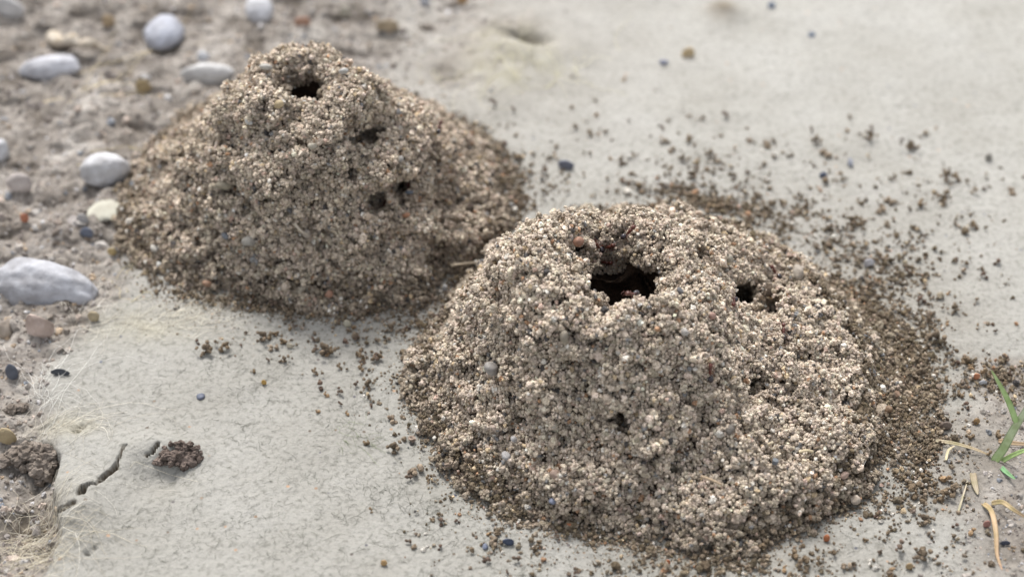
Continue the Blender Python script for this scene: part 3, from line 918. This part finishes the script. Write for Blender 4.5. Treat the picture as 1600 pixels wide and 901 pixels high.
G2 = [(434, 168, 14, 14, (.56, .45, .28), 'round yellow grain below the peak hole of the conical mound'), (488, 230, 15, 12, (.50, .46, .38), 'ring-like pale grain below the conical peak'),
      (538, 122, 16, 9, (.60, .60, .58), 'white flat grain right of the peak hole'), (417, 110, 20, 10, (.56, .54, .50), 'white sliver left of the peak hole'), (395, 186, 14, 9, (.60, .60, .58), 'white chip on the upper left flank of the conical mound'),
      (352, 290, 28, 13, (.38, .34, .26), 'oblong olive-grey grain on the left flank of the conical mound'), (362, 367, 17, 10, (.22, .24, .27), 'dark bluish grain on the front of the conical mound'),
      (392, 370, 22, 18, (.42, .40, .36), 'pale grey flake on the front of the conical mound'), (480, 356, 14, 18, (.52, .46, .40), 'cream upright grain on the front of the conical mound'),
      (514, 456, 14, 12, (.48, .28, .20), 'pinkish orange grain at the front foot of the conical mound'), (327, 441, 15, 12, (.40, .25, .17), 'rounded brown-pink grain at the left front foot of the conical mound'),
      (345, 464, 15, 8, (.62, .58, .48), 'cream seed-shaped grain at the left front foot of the conical mound'), (633, 340, 13, 8, (.48, .26, .16), 'orange grain below the side hollow of the conical mound'),
      (640, 310, 13, 6, (.20, .23, .28), 'grey-blue grain beside the side hollow of the conical mound'), (690, 455, 11, 10, (.48, .48, .48), 'light grey grain low on the right front of the conical mound'),
      (708, 466, 14, 8, (.50, .40, .32), 'pink-tan grain low on the right of the conical mound'), (615, 250, 12, 10, (.45, .44, .42), 'grey grain above the side hollow of the conical mound')]
for i, (x, y, w_, h_, c_, lb) in enumerate(G1 + G2):
    stone('coarse_grain', x, y, w_, h_, min(w_, h_) * .13, c_, lb, 'grain', seed=100 + i, facets=2, amp=.15, group='coarse grains lying on the mounds', sub=2)


# silt flake and clods
def clod(px, py, parts, label, seed, m='clod', name='soil_clod', sink=.0):
    p, n, on = cast(px, py)
    s = .6 / 1600 * float(np.dot(np.array(p) - CAM, FWD))
    Vs, Fs, o0 = [], [], 0
    for i, (dx, dy, r, up) in enumerate(parts):
        V, F = rough_ball(3, seed * 20 + i, .34, 1.7)
        V = V * (1 + .15 * fbm(V * 1.0 + i, .34, 3, seed + i))[:, None]
        c = np.array([dx * s, 0, 0]) + np.array([0, 1, 0]) * (-dy * s * .6) + np.array([0, 0, 1]) * (-dy * s * .35 + up * s)
        V = V * r * s + c
        Vs.append(V); Fs.append(F + o0); o0 += len(V)
    V = np.concatenate(Vs)
    me = mesh_from(name, V, np.concatenate(Fs), M[m])
    o = link(name, me, loc=(p.x, p.y, p.z + sink))
    tag(o, label, 'soil clod', 'dark soil clods on the left foreground')
    return o


def pellets(n, w, h, r0, r1, seed, up):
    g = np.random.default_rng(seed); out = []
    for _ in range(4000):
        if len(out) >= n: break
        x, y = g.uniform(-w, w), g.uniform(-h, h)
        if (x / w) ** 2 + (y / h) ** 2 > 1: continue
        r = g.uniform(r0, r1)
        if any(math.hypot(x - a, y - b) < .72 * (r + c) for a, b, c, _ in out): continue
        out.append((x, y, r, g.uniform(0, up)))
    return out


BIG = [(30, -32, 12, 6), (14, -36, 12, 4), (-4, -32, 13, 4), (-22, -24, 13, 3), (-38, -10, 14, 2), (-46, 6, 12, 2), (12, -16, 11, 8), (28, -12, 12, 8), (22, 6, 12, 10), (6, 4, 9, 4), (-12, -10, 11, 4),
       (34, 10, 10, 6), (18, 22, 13, 8), (31, 26, 11, 5), (22, 38, 8, 2), (-6, 8, 7, 3), (-2, -18, 10, 9), (38, -22, 9, 6), (20, -26, 8, 9), (-30, -20, 7, 6), (-20, -36, 8, 3), (10, 14, 7, 6), (40, -2, 7, 5)]
clod(45, 735, BIG, 'big lumpy grey-brown soil clod against the crust edge at the left', 3, sink=.0010)
clod(280, 716, [(x, y, r, u) for x, y, r, u in pellets(60, 36, 26, 3.5, 9.5, 5, 12)] + [(0, 0, 15, 0), (-14, -4, 13, 0), (14, 6, 13, 0)],
     'dark reddish brown crumbly soil clod alone on the pale silt', 5, m='red_clod')
clod(82, 838, [(0, -10, 9, 2), (3, 4, 10, 1), (-2, 16, 9, 1), (2, -22, 6, 3)], 'small dark clod under the crust edge at the lower left', 6, sink=-.001)
clod(25, 640, [(-6, 0, 10, 2), (8, -3, 8, 2), (16, -6, 6, 2)], 'small brown clod above the big lumpy clod at the left edge', 8)

V, F = rough_ball(3, 77, .18, 1.2, False)
p, n, _ = cast(165, 335)
link_o = link('silt_flake', mesh_from('silt_flake', V * [.0034, .0028, .0006], F, M['flake']), loc=(p.x, p.y, p.z + .0009), rot=(.25, -.1, .3))
tag(link_o, 'pale greenish flake of dried silt between white pebble and conical mound', 'silt flake')


# ---------------------------------------------------------------- tubes: sticks, blades, fibres
def tube(points, radii, sides=6, flat=1.0):
    pts = np.asarray(points, float); n = len(pts)
    T = np.gradient(pts, axis=0); T /= np.linalg.norm(T, axis=1)[:, None] + 1e-12
    ref = np.array([0, 0, 1.0])
    S = np.cross(T, ref); S /= np.linalg.norm(S, axis=1)[:, None] + 1e-9
    U = np.cross(S, T)
    th = np.linspace(0, 2 * np.pi, sides, endpoint=False)
    r = np.broadcast_to(radii, (n,))
    V = pts[:, None] + r[:, None, None] * (np.cos(th)[None, :, None] * S[:, None] + flat * np.sin(th)[None, :, None] * U[:, None])
    F = []
    for i in range(n - 1):
        for j in range(sides):
            a, b = i * sides + j, i * sides + (j + 1) % sides
            F.append((a, b, b + sides, a + sides))
    return V.reshape(-1, 3), np.array(F)


def curve_pts(ctrl, n=24):
    c = np.asarray(ctrl, float); t = np.linspace(0, len(c) - 1, n); out = []
    for v in t:
        i = min(int(v), len(c) - 2); f = v - i
        p0, p1, p2, p3 = c[max(i - 1, 0)], c[i], c[i + 1], c[min(i + 2, len(c) - 1)]
        out.append(.5 * (2 * p1 + (p2 - p0) * f + (2 * p0 - 5 * p1 + 4 * p2 - p3) * f * f + (3 * p1 - p0 - 3 * p2 + p3) * f ** 3))
    return np.array(out)


def on_ground(ctrl, lift=.0006):
    out = []
    for x, y, z in ctrl:
        p, _, _ = cast(x, y)
        q = at(x, y, p.z + z * .001 + lift)
        out.append(q)
    return out


# bleached stick
c = curve_pts(on_ground([(82, 58, 0), (95, 66, 2), (112, 62, 3), (125, 70, 2.5), (142, 68, 2), (168, 80, 0)]), 40)
r = .0016 * (1 - .5 * np.linspace(0, 1, 40)) * (1 + .3 * np.sin(np.linspace(0, 19, 40)))
V, F = tube(c, r, 8)
tag(link('stick', mesh_from('stick', V, F, M['twig'])), 'short bleached twisted stick between pebbles at the upper left', 'stick')


def blade(ctrl, w0, c0, c1, seed=0, n=30):
    """a leaf: folded ribbon with thickness, drawn through points (px, py, height in mm)"""
    P = curve_pts([at(x, y, z * .001) for x, y, z in ctrl], n)
    t = np.linspace(0, 1, n)
    wid = w0 * .001 * np.clip(np.minimum(1, t * 6 + .55), 0, 1) * (1 - t ** 3) ** .8 + .00008
    T = np.gradient(P, axis=0); T /= np.linalg.norm(T, axis=1)[:, None]
    view = CAM - P; view /= np.linalg.norm(view, axis=1)[:, None]
    S = np.cross(T, view + .35 * np.array([0, 0, 1])); S /= np.linalg.norm(S, axis=1)[:, None]
    U = np.cross(S, T)
    prof = [(-1, .10), (-.5, -.12), (0, -.25), (.5, -.12), (1, .10), (.5, -.24), (0, -.4), (-.5, -.24)]
    V = np.stack([P + wid[:, None] * (a * S + b * U) * .5 for a, b in prof], 1)
    k = len(prof); F = []
    for i in range(n - 1):
        for j in range(k):
            a, b = i * k + j, i * k + (j + 1) % k
            F.append((a, b, b + k, a + k))
    colr = np.array(c0)[None] + (np.array(c1) - np.array(c0))[None] * t[:, None]
    return V.reshape(-1, 3), np.array(F), np.repeat(colr, k, axis=0)


def blade_obj(name, parent, base, *a, **k):
    V, F, c = blade(*a, **k)
    return link(name, mesh_from(name, V - np.array(base), F, M['grass'], colors=c), parent)


p, _, _ = cast(1553, 722)
gr = bpy.data.objects.new('grass_tuft', None); COL.objects.link(gr); gr.location = p; gr.empty_display_size = .005
tag(gr, 'young green grass tuft with a few short blades at the right edge', 'grass tuft')
GA, GB = (.34, .46, .20), (.40, .50, .24)
blade_obj('leaf', gr, p, [(1552, 722, 0), (1568, 700, 3), (1583, 672, 7), (1600, 645, 11), (1625, 600, 17)], 1.5, (.36, .46, .22), (.54, .58, .44))
blade_obj('leaf', gr, p, [(1588, 660, 9), (1578, 632, 12), (1565, 606, 15), (1549, 578, 19)], 0.95, GA, GB)
blade_obj('leaf', gr, p, [(1563, 722, 0), (1580, 712, 2), (1604, 702, 4), (1640, 690, 6)], 0.8, GA, GB)
blade_obj('leaf', gr, p, [(1564, 729, .5), (1572, 737, 1.0), (1586, 748, 1.2)], .8, (.14, .27, .14), (.16, .30, .14))

for ctrl, w0, c0, c1, lb in [
    ([(1536, 786, .5), (1549, 798, 1.5), (1556, 830, 1.5), (1558, 865, .6), (1566, 890, .4)], .8, (.38, .28, .165), (.33, .21, .135), 'dry orange-brown grass blade bent downwards at the right edge'),
    ([(1549, 786, .8), (1566, 784, 2), (1584, 796, 2.4), (1610, 812, 1)], .8, (.39, .30, .18), (.34, .24, .15), 'dry orange blade curving out past the right edge'),
    ([(1462, 688, .6), (1490, 692, 1), (1520, 700, 1), (1545, 710, .4)], 0.55, (.40, .34, .24), (.44, .34, .22), 'withered straw-coloured blade lying left of the green grass'),
    ([(1478, 718, .4), (1482, 703, .8), (1492, 696, .8)], 0.4, (.52, .44, .30), (.5, .42, .30), 'short curled straw stem under the withered blade'),
    ([(1520, 738, .2), (1523, 755, .6), (1528, 772, .4)], 1.1, (.24, .19, .13), (.30, .25, .18), 'short faded brown blade pressed into the damp soil'),
    ([(1560, 688, .6), (1585, 692, .8), (1615, 694, .6)], 0.8, (.38, .26, .18), (.36, .26, .18), 'thin brown stem running to the right edge behind the grass'),
    ([(1497, 800, .3), (1503, 780, .5), (1512, 750, .5)], 0.28, (.36, .31, .23), (.36, .31, .23), 'fine pale stalk on the damp silt below the withered blade')]:
    V, F, c = blade(ctrl, w0, c0, c1)
    b0 = V.mean(0) * [1, 1, 0]
    tag(link('dry_blade', mesh_from('dry_blade', V - b0, F, M['grass'], colors=c), loc=b0), lb, 'dry grass')


def strands(name, spec, seed, label, cat, lift=.0001):
    """many fine threads in one mesh; spec rows: px, py, sx, sy, n, length mm, direction (rad or None), curl, radius mm, height mm, colour"""
    g = np.random.default_rng(seed)
    Vs, Cs, Fs, o0 = [], [], [], 0
    for px, py, sx, sy, n, Lm, dr, curl, rad_, hz, colr in spec:
        for _ in range(n):
            x, y = px + g.normal() * sx, py + g.normal() * sy
            if sx > 100 and math.sin(x * .031 + 1.3 * math.sin(y * .023)) * math.sin(y * .047 + x * .011) < g.uniform(-1.1, .5): continue
            P = P2(x, y); m_ = 8
            a = (g.uniform(0, 2 * np.pi) if dr is None else dr + g.normal() * .5)
            k = g.normal() * curl; st = Lm * .001 * math.exp(g.normal() * .55) / m_
            pts = []
            for i in range(m_):
                pts.append(P.copy()); a += k / m_ + g.normal() * .18 * min(curl, 1.5)
                P = P + st * np.array([math.cos(a), math.sin(a)])
            pts = np.array(pts)
            zz = gz(pts) + lift + hz * .001 * g.random() * np.sin(np.linspace(0, np.pi, m_)) 
            pts = np.column_stack([pts, zz])
            V, F = tube(pts, rad_ * .001 * np.linspace(1, .4, m_), 3)
            Vs.append(V); Fs.append(F + o0); o0 += len(V)
            Cs.append(np.tile(np.array(colr) * math.exp(g.normal() * .2), (len(V), 1)))
    me = mesh_from(name, np.concatenate(Vs), np.concatenate(Fs), M['fibre'], colors=np.concatenate(Cs))
    return tag(link(name, me), label, cat, kind='stuff')


DK = (.085, .09, .065)
strands('dark_fibres', [(500, 700, 260, 130, 1100, 1.3, None, 2.2, .028, .1, DK), (430, 590, 170, 50, 800, 1.5, None, 2.2, .028, .1, DK), (650, 800, 120, 60, 500, 1.8, None, 2.2, .030, .1, DK),
                        (250, 820, 120, 60, 450, 1.3, None, 2.0, .028, .1, DK), (950, 880, 120, 20, 120, 2.0, None, 2, .03, .1, DK), (1300, 860, 120, 30, 160, 1.8, None, 2, .03, .1, DK),
                        (1250, 180, 300, 120, 260, 2.2, .1, 1.5, .045, .1, (.25, .25, .21)), (545, 670, 12, 14, 22, 2.4, -.9, .8, .03, .15, (.16, .19, .10)), (570, 690, 18, 10, 20, 2.2, -.7, 1.0, .03, .15, (.16, .19, .10))],
        9, 'tiny dark curled algae fibres strewn over the pale silt crust', 'fibres')
ST = (.52, .48, .40)
strands('straw_fibres', [(225, 512, 60, 12, 80, 8, .35, 2.0, .035, .8, ST), (280, 492, 34, 8, 60, 7, .4, 1.8, .035, .8, (.66, .62, .52)), (88, 668, 30, 8, 70, 7, .35, 2.2, .035, 1.0, ST), (66, 625, 12, 26, 40, 9, 1.4, 2.2, .035, 1.6, (.68, .66, .62)),
                         (24, 850, 30, 30, 150, 10, .35, 1.5, .040, 1.6, (.50, .45, .35)), (50, 810, 24, 26, 50, 9, .5, 2.2, .04, 2.0, (.54, .51, .44)), (130, 480, 26, 30, 40, 7, 1.3, 2.0, .035, 1.2, (.60, .57, .5)),
                         (800, 110, 60, 22, 70, 9, None, 2.0, .05, 1, (.60, .56, .38)), (130, 130, 40, 24, 8, 22, .8, 1.2, .09, 1.2, (.50, .42, .26)), (180, 230, 60, 12, 6, 22, -.3, 1.0, .10, 1, (.52, .44, .24)), (200, 440, 12, 20, 10, 8, 1.2, 2, .05, .8, (.58, .5, .3))],
        10, 'tangled pale straw-coloured algae threads lying in mats on the ground', 'fibres')
# fine gravel on the brown soil (nobody could count it)
px = np.column_stack([rng.uniform(-60, 760, 9000), rng.uniform(-30, 901, 9000)])
Pg = P2(px[:, 0], px[:, 1])
ok = inside(Pg, SOIL_POLY) | (rng.random(len(Pg)) < .0)
Pg = Pg[ok]
Pr = P2(rng.normal(1600, 70, 1100), rng.uniform(600, 915, 1100)); Pt = P2(rng.normal(650, 120, 500), rng.uniform(-20, 160, 500))
Pg = np.concatenate([Pg, Pr, Pt])
rad = .0009 * np.exp(rng.normal(-1.0, .50, len(Pg)))
rad[-1600:] *= .55
gp = np.column_stack([Pg, gz(Pg) - rad * .1])
pal = np.array([(.24, .21, .18), (.28, .25, .22), (.32, .29, .26), (.20, .17, .145), (.34, .31, .28), (.26, .235, .21), (.30, .275, .26), (.26, .23, .21), (.46, .45, .45), (.20, .215, .24), (.36, .28, .20), (.13, .11, .10), (.42, .35, .30), (.36, .34, .32), (.22, .19, .17), (.28, .26, .24)])
gc = pal[rng.integers(0, len(pal), len(gp))] * np.exp(rng.normal(0, .15, len(gp)))[:, None]
tag(link('fine_gravel', grains('fine_gravel', gp, rad, gc, M['pebble'])), 'fine mixed gravel bedded in the brown soil', 'gravel', kind='stuff')
# plant scraps in the mound sides
for x0, y0, x1, y1, c_, lb in [(1096, 748, 1128, 765, (.34, .26, .18), 'short brown plant stem poking from the front of the wide mound'), (1190, 696, 1208, 700, (.58, .50, .36), 'tiny straw splinter on the right front of the wide mound'),
                               (1243, 717, 1260, 712, (.50, .42, .28), 'tiny straw splinter at the lower right of the wide mound'), (462, 338, 482, 352, (.52, .46, .38), 'pale splinter on the front of the conical mound'), (706, 417, 732, 411, (.46, .38, .28), 'thin straw splinter low on the right of the conical mound')]:
    a, n1, _ = cast(x0, y0); b, n2, _ = cast(x1, y1)
    a = a + n1 * .0018; b = b + n2 * .0022
    m_ = (a + b) / 2 + n1 * .0004
    V, F = tube(curve_pts([a, m_, b], 10), .00028 * np.linspace(1, .7, 10), 6)
    q = np.array(a)
    tag(link('splinter', mesh_from('splinter', V - q, F, M['fibre'], colors=np.tile(np.array(c_), (len(V), 1))), loc=q), lb, 'splinter')


# ---------------------------------------------------------------- ants
def ant_mesh(seed):
    g = np.random.default_rng(seed)
    # body profile along x in mm: gaster, petiole, thorax, head
    prof = [(-2.15, .02), (-2.05, .22), (-1.75, .45), (-1.35, .52), (-1.0, .42), (-.78, .16), (-.66, .10), (-.55, .20), (-.45, .12), (-.3, .16), (-.05, .26), (.3, .27), (.6, .30), (.82, .24), (.98, .12),
            (1.06, .16), (1.2, .36), (1.45, .42), (1.7, .36), (1.88, .22), (1.98, .04)]
    x = np.array([q[0] for q in prof]); r = np.array([q[1] for q in prof])
    xi = np.linspace(x[0], x[-1], 60); ri = np.interp(xi, x, r)
    ri = np.convolve(np.pad(ri, 1, 'edge'), [.2, .6, .2], 'valid')
    zc = .75 - .10 * np.cos((xi + .2) * 1.6)
    bend = .12 * g.normal() * (xi / 2) ** 2
    pts = np.column_stack([xi, bend, zc])
    V, F = tube(pts, ri * 1.15, 12, .92)
    Vs, Fs, Ms = [V], [F], [np.repeat((xi[:-1] < -.72).astype(int), 12)]
    o0 = len(V)
    legs = []
    for s in (-1, 1):
        for k, (x0, fx) in enumerate([(.62, 1.25), (.25, .1), (-.05, -1.35)]):
            j = g.normal() * .15
            legs.append(([(x0, s * .18, .62), (x0 + fx * .35 + j, s * .75, 1.05), (x0 + fx * .65 + j, s * .95, .45), (x0 + fx * .8 + j, s * 1.15, .02)], .07, .03))
        legs.append(([(1.72, s * .16, .86), (2.0, s * .55, 1.15), (2.45, s * .62 + .1 * g.normal(), .85), (2.8, s * .5, .6)], .055, .035))
        legs.append(([(1.86, s * .16, .62), (2.05, s * .18, .58), (2.16, s * .04, .56)], .08, .03))
    for ctrl, r0, r1 in legs:
        P = np.array(ctrl); n = 3 * (len(P) - 1) + 1
        t = np.linspace(0, len(P) - 1, n)
        Q = np.column_stack([np.interp(t, range(len(P)), P[:, a]) for a in range(3)])
        V, F = tube(Q, np.linspace(r0, r1, n), 5)
        Vs.append(V); Fs.append(F + o0); Ms.append(np.zeros(len(F), int)); o0 += len(V)
    return mesh_from('ant', np.concatenate(Vs) * .001, np.concatenate(Fs), [M['ant_red'], M['ant_dark']], fmat=np.concatenate(Ms))


ant_meshes = [ant_mesh(s) for s in (1, 2, 3)]
for i, (x, y, a, lift, lb) in enumerate([
    (968, 467, .2, .6, 'reddish ant with dark abdomen, leftmost on the front lip of the big hole'),
    (1000, 469, 2.9, .6, 'reddish ant with dark abdomen, rightmost on the front lip of the big hole'),
    (984, 476, 1.2, .8, 'ant in the middle of the row on the front lip of the big hole'),
    (1012, 447, 1.6, .8, 'ant climbing the right wall of the big hole'),
    (992, 367, 1.3, .9, 'brown ant at the crest behind the big hole'),
    (957, 380, .6, .9, 'dark ant on the back wall of the big hole'),
    (922, 382, 2.2, .9, 'dark ant in the collapse left behind the big hole'),
    (946, 402, .1, .9, 'ant halfway down the back wall of the big hole'),
    (1130, 472, 2.8, .8, 'dark red ant at the left lip of the smaller hole'),
    (1198, 432, 1.5, .8, 'dark ant on the crest right of the smaller hole'),
    (1100, 575, 1.5, .9, 'lone dark ant climbing the front of the wide mound'),
    (1212, 524, .4, .8, 'reddish ant below the smaller hole on the right shoulder'),
    (910, 438, 2.0, .6, 'small dark ant at the left edge of the big hole'),
    (455, 143, .2, .6, 'reddish ant at the left of the peak hole of the conical mound'),
    (476, 146, 2.9, .6, 'reddish ant on the front lip of the peak hole'),
    (586, 322, .3, .8, 'dark red ant inside the low side hollow of the conical mound'),
    (622, 296, 1.2, .8, 'dark red ant inside the upper side hollow of the conical mound'),
    (672, 201, .2, .8, 'rusty ant on the right shoulder of the conical mound')]):
    p, n, on = cast(x, y)
    q = n.to_track_quat('Z', 'Y') @ Matrix.Rotation(a, 3, 'Z').to_quaternion()
    o = link('ant', ant_meshes[i % 3], loc=p + n * (.0013 if on else 0))
    o.rotation_euler = q.to_euler()
    o.scale = (.88,) * 3
    tag(o, lb, 'ant', 'ants about the mound entrances')
